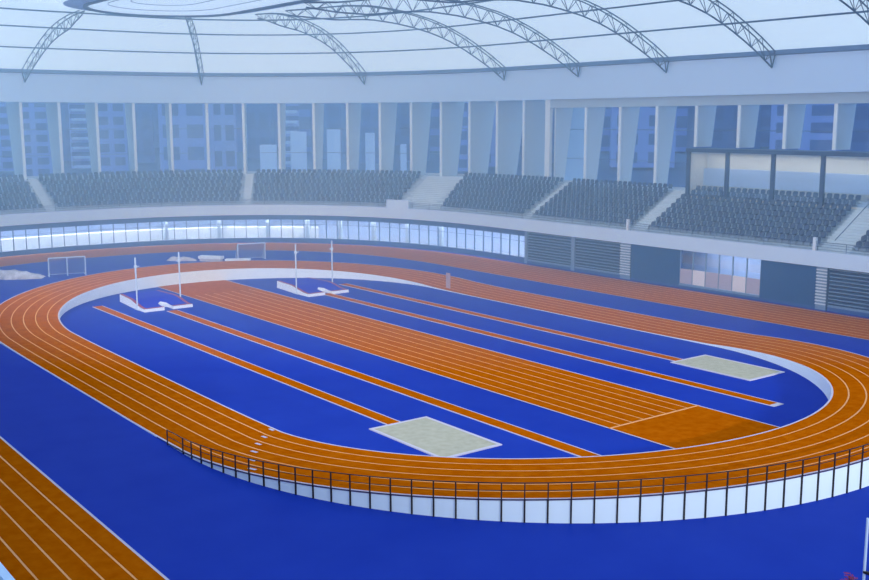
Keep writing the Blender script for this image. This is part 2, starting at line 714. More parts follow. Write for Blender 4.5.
# white upstand added for the reflected bright band, and ceiling lights behind the glass
mb = MB()
mb.sweep([path(Bn(250), Bn(135), 1.5, 0.1), path(Bn(250), Bn(135), 1.4, 2.15), path(Bn(250), Bn(135), 1.9, 2.25), path(Bn(250), Bn(135), 1.9, 0.1)], WHITE)
tag(mb.build('corridor_parapet'), 'long white parapet standing behind the curved lower glass wall', 'parapet')
mb = MB()
LAMP = lamp_mat('corridor_lamp', (0.85, 0.93, 1.0), 38.0)
DOOR_GLOW = lamp_mat('door_lobby_lamp', (1.0, 0.96, 0.96), 7.0)
for d_ in (.9, 3.2):
    if d_ < 1:
        mb.sweep([path(Bn(250), S(-98), .45, 4.08), path(Bn(250), S(-98), .95, 4.08)], LAMP)
    mb.box(-72.5, -63.0, CY + B0 + d_, CY + B0 + d_ + .8, 4.05, 4.08, DOOR_GLOW)  # strips added to brighten the view through the doors
tag(mb.build('corridor_light'), 'continuous strip lights on the corridor ceiling behind the lower glass wall', 'light')
mb = MB()
for u in (Bn(163), Bn(153.5), Bn(144.5), Bn(137), Bn(130.5), Bn(123.5), Bn(116), Bn(108)):
    p, n = at(u, 1.2)
    t = Vector((-n.y, n.x, 0))
    mb.obox(p + Vector((0, 0, 2.1)), t * .25, n * .25, (0, 0, 2.05), HEADER)
tag(mb.build('trim_corridor_columns'), kind='structure')

# ------------------------------------------------------------------ right part of the lower wall
YW = CY + B0


def louvre(x0, x1, label):
    e = empty('louvre_panel', ((x0 + x1) / 2, YW, 0), label=label, cat='louvre')
    mb = MB()
    mb.box(x0, x1, YW + .1, YW + .3, 0, FZ0, LOUVBACK)
    child(mb, 'recess', e)
    mb = MB()
    nsl = 10
    for k in range(nsl):
        zc = .75 + (FZ0 - .95) * k / (nsl - 1)
        mb.obox(((x0 + x1) / 2, YW + .03, zc), ((x1 - x0) / 2 - .05, 0, 0), (0, .10, -.06), (0, .012, .03), LOUV)
    child(mb, 'slats', e)
    mb = MB()
    mb.box(x0, x1, YW - .06, YW + .1, .35, .55, LOUV)
    mb.box(x0, x1, YW - .05, YW + .1, 0, .35, SKIRT)
    child(mb, 'sill', e)


louvre(-97.4, -89.5, 'slatted grey louvre panel next to the end of the lower glass wall')
louvre(-88.9, -81.5, 'slatted grey louvre panel left of the ribbed pale pilaster and plain slate panel')
louvre(-55.0, -38.0, 'slatted grey louvre panel at the right edge below the stand')
for k, (x, w, lb) in enumerate(((-97.6, .25, 'slim pale pilaster at the end of the lower glass wall'), (-89.2, .3, 'pale grey pilaster between the two neighbouring louvre panels'),
                                (-80.7, .75, 'ribbed pale pilaster left of the plain slate panel'), (-55.7, .55, 'ribbed pale pilaster beside the right hand louvre panel'))):
    mb = MB()
    mb.box(x - w, x + w, YW - .12, YW + .3, 0.0, FZ0, LOUV)
    if w > .5:
        for q in range(12):
            mb.box(x - w - .02, x + w + .02, YW - .2, YW - .1, .5 + q * .3, .62 + q * .3, WHITEWALL)
    tag(mb.build('pilaster', loc=(x, YW, 0)), lb, 'pilaster')
for x0, x1, lb in ((-79.9, -72.9, 'plain slate blue wall panel left of the glazed doors'), (-62.6, -56.3, 'plain slate blue wall panel right of the glazed doors')):
    mb = MB()
    mb.box(x0, x1, YW - .05, YW + .3, 0, FZ0, DARKP)
    mb.box(x0, x1, YW - .09, YW - .05, 0, .25, SKIRT)
    tag(mb.build('wall_panel', loc=((x0 + x1) / 2, YW, 0)), lb, 'wall panel')
mb = MB()
for a_, b_ in ((-97.4, -72.9), (-62.6, -38)):
    mb.box(a_, b_, YW + .32, YW + .42, 0.03, FZ0 - .01, DARKP)
mb.box(-38, CXR, YW - .05, YW + .3, 0, FZ0, DARKP)
tag(mb.build('wall_far'), kind='structure')
# glazed doors
x0, x1 = -72.9, -62.6
e = empty('glazed_doors', ((x0 + x1) / 2, YW, 0), label='six pale glazed door leaves between two slate wall panels', cat='doors')
pw = (x1 - x0) / 6
for k in range(6):
    a = x0 + k * pw
    mb = MB()
    mb.box(a + .04, a + pw - .04, YW + .05, YW + .09, .45, FZ0, GLASS2)
    pn = child(mb, 'door_leaf', e)
    mb = MB()
    solid = k in (1, 4)
    mb.box(a + .06, a + pw - .06, YW + .0, YW + .045, .5, 2.1, mat('film_white' if solid else 'film_pinkish', (236, 232, 238) if solid else (186, 180, 200), .5))
    fo = child(mb, 'privacy_film', e)
mb = MB()
for k in range(7):
    a = x0 + k * pw
    mb.box(a - .05, a + .05, YW - .02, YW + .12, .3, FZ0, LOUV)
mb.box(x0, x1, YW - .1, YW + .15, 0.25, .45, LOUV)
mb.box(x0, x1, YW - .08, YW + .15, 0, .25, SKIRT)
child(mb, 'door_frame', e)

# ------------------------------------------------------------------ running tracks
LN = 0.045


def lanes_profile(w, n):
    """v breakpoints with material flags"""
    out = []
    for i in range(n + 1):
        v = w * i / n
        e = .06 if i in (0, n) else LN
        if i == 0:
            out.append((0, 2 * e, EDGE))
            last = 2 * e
        elif i == n:
            out.append((last, v - 2 * e, ORANGE))
            out.append((v - 2 * e, v, EDGE))
        else:
            out.append((last, v - e, ORANGE))
            out.append((v - e, v + e, LINE))
            last = v + e
    return out


# main oval
XR, XL, RI, WT = -52.0, -89.0, 19.6, 6.1


def track_pt(s, v):
    """s: ('R',theta) / ('F',x) / ('L',theta) / ('N',x)"""
    k, q = s
    if k in 'RL':
        h = sin(pi * (q + 4) / 188) if k == 'R' else sin(pi * (q - 86) / 188)
        h = max(0, h)
        z = .03 + h * (1.28 + (1.42 - 1.28) * v / WT)
        c = XR if k == 'R' else XL
        th = radians(q - 90) if k == 'R' else radians(q)
        return Vector((c + (RI + v) * cos(th), CY + (RI + v) * sin(th), z))
    sg = 1 if k == 'F' else -1
    x = q
    return Vector((x, CY + sg * (RI + v), 0.03 + 0.0))


loop = []
for k in range(0, 91):
    loop.append(('R', 2 * k))
for k in range(1, 10):
    loop.append(('F', XR + (XL - XR) * k / 10))
for k in range(0, 91):
    loop.append(('L', 90 + 2 * k))
for k in range(1, 10):
    loop.append(('N', XL + (XR - XL) * k / 10))
loop.append(loop[0])


def eased(s, v):
    p = track_pt(s, v)
    return p


# ramp smoothing: the straight ends rise gently from the floor to the bends
def tz(s, v):
    p = eased(s, v)
    k, q = s
    if k in 'FN':
        d = min(abs(q - XR), abs(q - XL))
        p.z = 0.03 + (0.10 if d < 1 else 0.10 * max(0, 1 - d / 5.0))
    return p


mb = MB()
for v0, v1, m in lanes_profile(WT, 6):
    mb.strip([tz(s, v0) for s in loop], [tz(s, v1) for s in loop], m)
main = empty('running_track', (XR, CY, 0), label='six lane orange oval running track with raised bends around the blue infield', cat='running track')
child(mb, 'lane_surface', main)
mb = MB()
inner = [tz(s, 0) for s in loop]
mb.strip(inner, [Vector((p.x, p.y, 0)) for p in inner], WHITE)
child(mb, 'inner_wall', main)
mb = MB()
outer = [tz(s, WT) for s in loop if not (s[0] == 'R' and s[1] < 150 and s[1] > 0) or True]
seg = [tz(('R', q), WT) for q in range(118, 181, 2)] + [tz(s, WT) for s in loop if s[0] == 'F'] + [tz(s, WT) for s in loop if s[0] == 'L'] + [tz(s, WT) for s in loop if s[0] == 'N']
mb.strip(seg, [Vector((p.x, p.y, 0)) for p in seg], WHITE)
child(mb, 'outer_wall', main)
# relay marks
mb = MB()
for i in range(6):
    th = -2.4 + 3.0 * i
    v = .3 + i * 1.05
    for j, off in enumerate((0,)):
        if th < 0:
            a, b = tz(('N', XR + (RI + v) * radians(th)), v - .05), tz(('N', XR + (RI + v) * radians(th)), v + .13)
            a2, b2 = a + Vector((.5, 0, 0)), b + Vector((.5, 0, 0))
        else:
            a, b = tz(('R', th), v - .05), tz(('R', th), v + .13)
            a2, b2 = tz(('R', th + 1.4), v - .05), tz(('R', th + 1.4), v + .13)
        upv = Vector((0, 0, .02))
        mb.face([a + upv, a2 + upv, b2 + upv, b + upv], EDGE)
child(mb, 'changeover_marks', main)

# outer wall panels and guard rail on the near right bend
rail = empty('guard_rail', (XR + RI + WT, CY, 0), label='black steel guard rail along the outer edge of the raised near bend', cat='railing')
TH = [-94.4 + 2.333 * k for k in range(53)]


def edge_pt(th, v=WT):
    q = th + 90
    if q < 0:
        return tz(('N', XR + (RI + v) * radians(q)), v)
    return tz(('R', q), v)


def pline(t0, t1, n, v, z=None, dz=0):
    out = []
    for k in range(n + 1):
        p = edge_pt(t0 + (t1 - t0) * k / n, v)
        out.append(Vector((p.x, p.y, p.z + dz if z is None else z)))
    return out


for a, b in zip(TH, TH[1:]):
    mb = MB()
    j = .09
    T0 = pline(a + j, b - j, 2, WT + .03, dz=-.07)
    B_ = pline(a + j, b - j, 2, WT + .03, z=0)
    T1 = pline(a + j, b - j, 2, WT - .03, dz=-.07)
    mb.strip(T0, B_, PANELW)
    mb.strip(T0, T1, PANELW)
    child(mb, 'wall_panel', main)
mb = MB()
T0 = pline(TH[0], TH[-1], 120, WT - .02, dz=-.02)
mb.strip(T0, [Vector((p.x, p.y, 0)) for p in T0], DARKJ)
child(mb, 'panel_backing', main)
mb = MB()
mb.sweep([pline(TH[0], TH[-1], 120, WT, dz=.0), pline(TH[0], TH[-1], 120, WT + .07, dz=.0), pline(TH[0], TH[-1], 120, WT + .07, dz=-.05), pline(TH[0], TH[-1], 120, WT, dz=-.05)], mat('edge_trim_violet', (58, 46, 84), .5))
child(mb, 'edge_trim', main)
for k, th in enumerate(TH):
    if k in (1,):
        continue
    p = edge_pt(th, WT + .07)
    a = radians(th)
    rr, tt = Vector((cos(a), sin(a), 0)), Vector((-sin(a), cos(a), 0))
    mb = MB()
    h0 = 0.0
    mb.obox(Vector((p.x, p.y, (h0 + p.z + .8) / 2)), rr * .03, tt * .028, (0, 0, (p.z + .8 - h0) / 2), DARKJ)
    child(mb, 'post', rail)
for dz, r in ((.78, .028), (.42, .02)):
    mb = MB()
    mb.tube(pline(TH[0], TH[-1], 110, WT + .07, dz=dz), r, DARKJ, 5)
    child(mb, 'handrail' if dz > .5 else 'mid_rail', rail)

# outer ring track: 8 lanes
RB0, RA0 = 31.9, 31.5


def ringpt(v, z, step=3):
    # offset of the bowl curve: from inner line to wall
    return closed(bowl(v, z=z))


mb = MB()
ringw = 8.35
dIn = -9.0
SH = Vector((0, -.6, 0))
for v0, v1, m in lanes_profile(ringw, 8) + [(ringw, ringw + .3, ORANGE)]:
    mb.strip([p + SH for p in closed(bowl(dIn + v0, z=.025, step=2))], [p + SH for p in closed(bowl(dIn + v1, z=.025, step=2))], m)
tag(mb.build('outer_running_track'), 'wide orange outer lanes running round the hall beside the stand wall', 'running track')


def rect_strip(x0, x1, y0, y1, z, m, mb):
    mb.box(x0, x1, y0, y1, 0.0, z, m)


# sprint track
def clipx(y, side):
    dx = sqrt(max(0, (RI + .0) ** 2 - (y - CY) ** 2))
    return XR + dx if side > 0 else XL - dx


mb = MB()
y0, y1 = 44.15, 52.4
prof8 = lanes_profile(y1 - y0, 8)
for v0, v1, m in prof8:
    a0, b0 = clipx(y0 + v0, -1), clipx(y0 + v0, 1)
    a1, b1 = clipx(y0 + v1, -1), clipx(y0 + v1, 1)
    zz = .03
    if m is LINE:
        mb.face([(a0, y0 + v0, zz), (-100.5, y0 + v0, zz), (-100.5, y0 + v1, zz), (a1, y0 + v1, zz)], ORANGE)
        mb.face([(-100.5, y0 + v0, zz), (-40.9, y0 + v0, zz), (-40.9, y0 + v1, zz), (-100.5, y0 + v1, zz)], LINE)
        mb.face([(-40.9, y0 + v0, zz), (b0, y0 + v0, zz), (b1, y0 + v1, zz), (-40.9, y0 + v1, zz)], ORANGE)
    else:
        mb.face([(a0, y0 + v0, zz), (b0, y0 + v0, zz), (b1, y0 + v1, zz), (a1, y0 + v1, zz)], m)
mb.box(-40.98, -40.82, y0, y1, .031, .04, LINE)
tag(mb.build('sprint_track'), 'broad eight lane orange sprint straight across the middle of the infield', 'running track')


def runway(x0, x1, y0, y1, label, tip=False):
    mb = MB()
    e = .09
    mb.box(x0, x1, y0, y0 + e, 0.0, .03, EDGE)
    mb.box(x0, x1, y0 + e, y1 - e, 0.0, .028, ORANGE)
    mb.box(x0, x1, y1 - e, y1, 0.0, .03, EDGE)
    if tip:
        mb.box(x1, x1 + .4, y0, y1, 0.0, .032, EDGE)
    tag(mb.build('runway', loc=((x0 + x1) / 2, (y0 + y1) / 2, 0)), label, 'runway', 'narrow orange infield runways')


runway(-100.3, -49.5, 34.2, 35.25, 'narrow orange runway leading to the nearer sand pit')
runway(-93.6, -34.6, 39.05, 40.15, 'narrow orange runway from the nearer landing mat to the near bend')
runway(-93.0, -38.2, 55.95, 57.0, 'narrow orange runway from the farther landing mat with white tip', True)
runway(-97.5, -49.9, 60.95, 62.0, 'narrow orange runway leading to the farther sand pit')


def pit(x0, x1, y0, y1, label):
    e = empty('sand_pit', ((x0 + x1) / 2, (y0 + y1) / 2, 0), label=label, cat='sand pit', group='long jump sand pits')
    w = .2
    mb = MB()
    mb.box(x0, x1, y0, y0 + w, 0, .06, EDGE)
    mb.box(x0, x1, y1 - w, y1, 0, .06, EDGE)
    mb.box(x0, x0 + w, y0 + w, y1 - w, 0, .06, EDGE)
    mb.box(x1 - w, x1, y0 + w, y1 - w, 0, .06, EDGE)
    child(mb, 'kerb', e)
    mb = MB()
    mb.box(x0 + w, x1 - w, y0 + w, y1 - w, 0, .045, SAND)
    child(mb, 'sand', e)


pit(-49.5, -42.4, 32.85, 37.1, 'grey sand pit with white kerb in the near part of the infield')
pit(-49.9, -42.8, 60.35, 64.45, 'grey sand pit with white kerb in the far part of the infield')


# landing mats
def landing(cx, cy, label):
    e = empty('landing_mat', (cx, cy, 0), label=label, cat='landing mat', group='pole vault landing mats')
    # plan outline in local coordinates, x toward the runway
    n = 14

    def half(x):
        return 1.95 + .5 * max(0, min(1, (x + 4.5) / 6.0))

    def ht(x):
        if x < .3:
            return .76
        k = min(1, (x - .3) / 3.6)
        return .76 - .46 * (3 * k * k - 2 * k ** 3)
    xs = [-3.1 + 7.4 * k / n for k in range(n + 1)]
    gap = lambda x: 0.0 if x < 2.6 else .45
    mbw, mbr, mbb = MB(), MB(), MB()
    for s in (-1, 1):
        ptsT, ptsB, ptsI, ptsG, ptsGB = [], [], [], [], []
        for x in xs:
            hx = half(x)
            xx = x - (0.9 if x > 3.5 else 0) * 0
            ptsT.append(Vector((xx, s * hx, ht(x))))
            ptsB.append(Vector((xx, s * (hx + .02), 0)))
            ptsI.append(Vector((xx, s * (hx - .32), ht(x) + .01)))
            ptsG.append(Vector((xx, s * gap(x), ht(x) + .01)))
            ptsGB.append(Vector((xx, s * gap(x), 0)))
        mbw.strip(ptsT, ptsB, MATWHITE)
        mbr.strip(ptsT, ptsI, MATRED)
        mbb.strip(ptsI, ptsG, MATBLUE)
        # front and back closings
        mbw.face([ptsT[-1], ptsB[-1], ptsGB[-1], ptsG[-1]], MATWHITE)
        mbw.face([ptsT[0], ptsB[0], ptsGB[0], ptsG[0]], MATWHITE)
        mbw.strip(ptsG[10:], ptsGB[10:], MATWHITE)
        mbr.face([ptsI[-1] + Vector((-.3, 0, .03)), ptsG[-1] + Vector((-.3, 0, .03)), ptsG[-1] + Vector((0, 0, .004)), ptsI[-1] + Vector((0, 0, .004))], MATRED)
    for nm, q in (('side_walls', mbw), ('red_border', mbr), ('top_cover', mbb)):
        o = q.build(nm, e)
    return e


def standard(x, y, h, s, label):
    e = empty('vault_upright', (x, y, 0), label=label, cat='upright', group='pole vault uprights')
    mb = MB()
    mb.box(-.5, .5, -.12, .12, 0, .1, POLE)
    mb.build('base', e)
    mb = MB()
    mb.tube([(0, 0, .1), (0, 0, h)], .075, POLE, 8)
    mb.build('pole', e)
    mb = MB()
    mb.box(-.1, .1, -.12, .12, h - 1.0, h - .75, POLE)
    mb.tube([(0, 0, h - .9), (0.1, s * .35, h - .85)], .05, POLE, 6)
    mb.build('bracket', e)


landing(-98.6, 39.6, 'blue landing mat with white sides left of the sprint track, nearer one')
landing(-96.6, 56.45, 'blue landing mat with white sides behind the sprint track, farther one')
standard(-96.1, 37.15, 5.1, 1, 'tall pale upright at the near side of the nearer landing mat')
standard(-97.5, 42.2, 5.1, -1, 'tall pale upright at the sprint track side of the nearer landing mat')
standard(-94.8, 54.0, 5.3, 1, 'tall pale upright at the sprint track side of the farther landing mat')
standard(-95.7, 59.0, 5.2, -1, 'tall pale upright at the far side of the farther landing mat')
# slim marker board at the start of the far straight
mb = MB()
mb.box(-87.9, -87.2, 68.6, 68.66, 0.03, 1.75, mat('marker_board', (176, 150, 160), .5))
tag(mb.build('marker_board', loc=(-87.5, 68.6, 0)), 'slim pale upright board standing on the far straight of the oval', 'board')

# ------------------------------------------------------------------ nets and stored mats behind the left bend
NETM = glass('netting', (0.72, 0.80, 0.88), 0.4, .6)


def goal(p, q, h, depth, label):
    """net cage with front from p to q"""
    p, q = Vector(p), Vector(q)
    e = empty('net_cage', p, label=label, cat='net', group='net cages beyond the left bend')
    d = (q - p).normalized()
    n = Vector((-d.y, d.x, 0))
    if n.dot(-p) > 0:
        n = -n
    H = Vector((0, 0, h))
    mb = MB()
    for a in (p, q) + ((p.lerp(q, .5),) if (q - p).length > 3.8 else ()):
        mb.tube([a, a + H], .07, POLE, 6)
    mb.tube([p + H, q + H], .07, POLE, 6)
    mb.tube([p + n * depth, q + n * depth], .05, POLE, 6)
    mb.tube([p, p + n * depth], .05, POLE, 6)
    mb.tube([q, q + n * depth], .05, POLE, 6)
    child(mb, 'frame', e)
    mb = MB()
    Z = Vector((0, 0, h - .05))
    mb.face([p + n * depth, q + n * depth, q + Z + n * .3, p + Z + n * .3], NETM)
    mb.face([p, p + n * depth, p + n * .3 + Z], NETM)
    mb.face([q, q + n * depth, q + n * .3 + Z], NETM)
    mb.face([p + Z, q + Z, q + Z + n * .3, p + Z + n * .3], NETM)
    child(mb, 'net', e)


goal((-123.3, 37.2, 0), (-122.4, 41.2, 0), 2.2, 1.8, 'white framed net cage standing on blue floor just outside the left bend')
goal((-122.9, 61.4, 0), (-122.2, 65.0, 0), 2.1, 1.6, 'faint framed net cage on blue floor behind the nearer landing mat uprights')
# rolled nets / folded mats
def pile(x0, y0, x1, y1, w, h, label, seed):
    rnd = random.Random(seed)
    e_p, e_q = Vector((x0, y0, 0)), Vector((x1, y1, 0))
    n = 22
    d = (e_q - e_p).normalized()
    s = Vector((-d.y, d.x, 0))
    mb = MB()
    rows = []
    for k in range(n + 1):
        t = k / n
        env = min(1, 5 * t, 3 * (1 - t)) ** .6 if 0 < t < 1 else 0.05
        c = e_p.lerp(e_q, t)
        ring = []
        for j in range(9):
            a = pi * j / 8
            r = 1 + rnd.uniform(-.12, .12)
            ring.append(c + s * cos(a) * w * (.6 + .4 * env) * r + Vector((0, 0, max(0, sin(a)) * h * env * r)))
        rows.append(ring)
    for A, B in zip(rows, rows[1:]):
        mb.strip(A, B, mb_m)
    o = mb.build('folded_net', smooth=True, loc=(x0, y0, 0))
    tag(o, label, 'net pile')


mb_m = mat('pale_netting_bundle', (186, 184, 196), .8, noise=22, noise_scale=1.2)
pile(-128.6, 28.6, -123.2, 36.6, 1.5, .9, 'long pale heap of folded netting left of the white framed net cage', 3)
for k, (x0, y0, x1, y1, h, lb) in enumerate(((-125.6, 57.3, -123.0, 59.2, .7, 'pale folded mat lying on the blue floor nearest the vault uprights'), (-122.5, 59.4, -120.6, 62.0, .4, 'low white bench beam lying beside the faint net cage'))):
    e_p, e_q = Vector((x0, y0, 0)), Vector((x1, y1, 0))
    d = (e_q - e_p).normalized()
    s = Vector((-d.y, d.x, 0))
    L = (e_q - e_p).length
    mb = MB()
    mb.obox((e_p + e_q) / 2 + Vector((0, 0, h * .75)), d * L / 2, s * .5, (0, 0, h * .25), MATWHITE)
    mb.obox((e_p + e_q) / 2 + Vector((0, 0, h * .25)), d * (L / 2 - .15), s * .4, (0, 0, h * .25), mb_m)
    tag(mb.build('folded_mat', loc=(x0, y0, 0)), lb, 'mat')
pile(-128.6, 54.0, -126.0, 57.0, .5, .5, 'faint pale heap of netting left of the folded mat on the blue floor', 5)

# ------------------------------------------------------------------ stand: aisles, railing, seats
AISLES = [(Bn(218), 1.2, 'x'), (Bn(183.4), 1.3, 'stair at the far left of the curved stand'), (Bn(148.3), 1.25, 'pale stair in the middle of the curved stand, end on'),
          (Bn(113.4), 7.2, 'wide pale stair where the curved stand meets the straight one'), (S(-98.6), 1.1, 'narrow stepped aisle in the left part of the straight stand'),
          (S(-79.8), 2.1, 'pale stair just left of the glazed box'), (S(-55.2), 3.2, 'pale stair at the right edge in front of the glazed box'), (S(-34.0), 2.0, 'x')]


def met2u(u, w, d):
    """half width w metres to u units at offset d"""
    if u < 0:
        return w
    a, b = at(u, d)[0], at(u + .5, d)[0]
    return w / ((a - b).length / .5)


WIDE = Bn(113.4)
for u, w, lb in AISLES[1:7]:
    p, n = at(u, D1)
    t = Vector((-n.y, n.x, 0))
    mb = MB()
    n2 = ROWS * 2
    for k in range(n2):
        d = D1 + k * RD / 2
        zz = Z1 - RH / 2 + (k + 1) * RH / 2
        c = p + n * (d - D1 + RD / 4 - .03)
        mb.obox(c + Vector((0, 0, (zz + 5.3) / 2 + .01)), t * w / 2, n * RD / 4, (0, 0, (zz - 5.3) / 2 + .015), CONC)
    if w > 3 and w < 5:
        mb.tube([p + Vector((0, 0, Z1 + .9)), p + n * ROWS * RD + Vector((0, 0, Z1 + .9 + ROWS * RH))], .05, RAILM, 5)
    o = mb.build('stair', loc=(p.x, p.y, 5.3))
    tag(o, lb if lb.startswith('pale') or lb.startswith('wide') or lb.startswith('narrow') else 'pale ' + lb, 'stair', 'stairs between the seat blocks')

# railing along the top of the fascia
rl = empty('stand_railing', (-60, YW, FZ1), label='thin steel railing along the top of the white stand fascia', cat='railing')
for dz in (.3, .55, .8, 1.0):
    mb = MB()
    mb.tube(path(Bn(215), S(-40), -.15, FZ1 + dz - .15), 0.028 if dz < .9 else .04, RAILM, 4)
    child(mb, 'rail_bar', rl)
mb = MB()
cnt = 0
for p, n in seg_points(Bn(190), S(-45), -.15, 3.0):
    pp = project((p.x, p.y, FZ1))
    if pp and -20 < pp[0] < 890:
        mb = MB()
        mb.tube([p + Vector((0, 0, FZ1)), p + Vector((0, 0, FZ1 + .88))], .035, RAILM, 5)
        child(mb, 'post', rl)
for x, lb in ((-80.4, 'short white post on the fascia below the stair left of the glazed box'), (-56.6, 'short white post on the fascia at the foot of the right hand stair')):
    mb = MB()
    mb.box(x - .16, x + .16, YW - .3, YW + .0, FZ1, FZ1 + 1.25, WHITE)
    tag(mb.build('fascia_post', loc=(x, YW, FZ1)), lb, 'post')
p, n = at(Bn(117.2), -.1)
t = Vector((-n.y, n.x, 0))
mb = MB()
mb.obox(p + Vector((0, 0, FZ1 + .55)), t * 1.9, n * .22, (0, 0, .62), FASCIA)
tag(mb.build('parapet_block', loc=(p.x, p.y, FZ1)), 'white raised parapet block at the foot of the wide stair', 'parapet')

# seat prototype (origin at the tread, facing -y)
def seat_parts():
    back, pan, leg = MB(), MB(), MB()
    nx = 4
    # shell shaped backrest, slightly curved and tapered
    F_, K_ = [], []
    for j, (z, y, hw) in enumerate(((.42, .16, .24), (.6, .20, .29), (.8, .25, .29), (.92, .28, .22))):
        rowf, rowk = [], []
        for i in range(nx + 1):
            s = -1 + 2 * i / nx
            yy = y - .05 * s * s
            rowf.append(Vector((s * hw, yy, z)))
            rowk.append(Vector((s * hw, yy + .05, z)))
        F_.append(rowf)
        K_.append(rowk)
    back.sweep(F_, SEAT)
    back.sweep([list(reversed(r)) for r in K_], SEAT)
    back.strip([r[0] for r in F_], [r[0] for r in K_], SEAT)
    back.strip([r[-1] for r in F_], [r[-1] for r in K_], SEAT)
    back.strip(F_[-1], K_[-1], SEAT)
    pan.obox((0, -.04, .43), (.27, 0, 0), (0, .22, -.02), (0, 0, .035), SEAT)
    leg.box(-.05, .05, .05, .15, 0, .42, SEATP)
    return back, pan, leg


back, pan, leg = seat_parts()
seat_locs = []
bounds = AISLES
for a, b in zip(bounds, bounds[1:]):
    for r in range(ROWS):
        d = D1 + r * RD + .42
        u0 = a[0] - met2u(a[0], a[1] / 2 + .1, d)
        u1 = b[0] + met2u(b[0], b[1] / 2 + .1, d)
        for si, (p, n) in enumerate(reversed(seg_points(u0, u1, d, .80))):
            z = Z1 + r * RH
            pp = project((p.x, p.y, z + .5))
            if pp and -12 < pp[0] < 881:
                seat_locs.append(((p - Vector((CAM.x, CAM.y, 0))).length, p.x, p.y, z, atan2(n.y, n.x) - pi / 2, r, si, a[2]))
seat_locs.sort(key=lambda q: q[0])
print('SEATS', len(seat_locs))
NIND = 300
rown = ['front', 'second', 'third', 'fourth', 'fifth', 'sixth', 'seventh', 'eighth', 'top']
proto = empty('stadium_seat', (0, 0, 0))
back.build('backrest', proto)
pan.build('seat_pan', proto)
leg.build('bracket', proto)
first = True
for q in seat_locs[:NIND]:
    o = proto if first else copy_tree(proto)
    first = False
    o.location = (q[1], q[2], q[3])
    o.rotation_euler = (0, 0, q[4])
    blk = 'right of last stair' if q[1] > -56 else ('below the glazed box' if q[1] > -80 else 'left of the glazed box')
    tag(o, 'dark seat, %s row %s, %s from left' % (rown[q[5]], blk, ORD[min(34, q[6])].replace(' ', '-')), 'seat', 'dark stadium seats')
allm = MB()
for src in (back, pan, leg):
    pass
for q in seat_locs[NIND:]:
    c, s = cos(q[4]), sin(q[4])
    for src in (back, pan):
        i0 = len(allm.v)
        for (x, y, z) in src.v:
            allm.v.append((q[1] + c * x - s * y, q[2] + s * x + c * y, q[3] + z))
        k = allm.mi(SEAT)
        for f in src.f:
            allm.f.append(tuple(i0 + j for j in f))
            allm.m.append(k)
tag(allm.build('distant_stadium_seats'), 'rows of dark grey seats filling the curved stand and left straight blocks', 'seats', None, 'stuff')

# ------------------------------------------------------------------ glazed box above the right stand
bx0, bx1, by, bz0, bz1 = -78.0, -38.0, CY + B0 + 7.1, 9.3, 14.55
e = empty('glazed_box', (bx0, by, bz0), label='long glazed viewing box with navy frame above the right hand seats', cat='viewing box')
mb = MB()
mb.box(bx0, bx1, by + 3.2, by + 3.4, bz0, bz1, CREAM)
mb.box(bx0, bx0 + .15, by + .2, by + 3.4, bz0, bz1, CREAM)
mb.box(bx0, bx1, by + .1, by + 3.3, bz0 - .1, bz0 + .1, CREAM)
child(mb, 'back_wall', e)
mb = MB()
mb.box(bx0 - .3, bx1, by - .2, by + 3.6, bz1 - .15, bz1 + .25, FRAME)
child(mb, 'roof_slab', e)
mb = MB()
mb.box(bx0, bx1, by + .2, by + 3.2, bz1 - .3, bz1 - .16, CREAM)
mb.box(bx0 + 1, bx1, by + 1.4, by + 1.7, bz1 - .34, bz1 - .31, lamp_mat('box_lamp', (1.0, .96, .9), 11.0))
child(mb, 'ceiling_light', e)
xs = [bx0, -72.6, -66.7, -60.8, -54.9, -49.0, -43.1]
for k, x in enumerate(xs):
    mb = MB()
    w = .22
    mb.box(x - w, x + w, by - .12, by + .15, bz0, bz1, FRAME)
    child(mb, 'post', e)
for a, b in zip(xs, xs[1:]):
    mb = MB()
    mb.box(a + .2, b - .2, by, by + .04, bz0 + .1, bz1 - .15, GLASS3)
    child(mb, 'window_pane', e)
mb = MB()
mb.box(bx0 + .1, bx1, by + 2.6, by + 3.19, bz0 + 1.2, bz0 + 3.2, mat('pale_blue_panel', (186, 206, 232), .6))
child(mb, 'wall_panel', e)

# ------------------------------------------------------------------ near right corner post and red flowers
e = empty('steel_post', (-20.25, 36.5, 0), label='pale steel post at the bottom right corner of the picture', cat='post')

# ------------------------------------------------------------------ city outside
BMATS = [mat('tower_%d' % k, c, .7) for k, c in enumerate(((120, 140, 200), (150, 165, 215), (95, 120, 170), (170, 180, 220)))]
BWIN = mat('tower_window', (78, 98, 150), .3, .5)
BLIT = mat('tower_balcony', (225, 232, 245), .6)


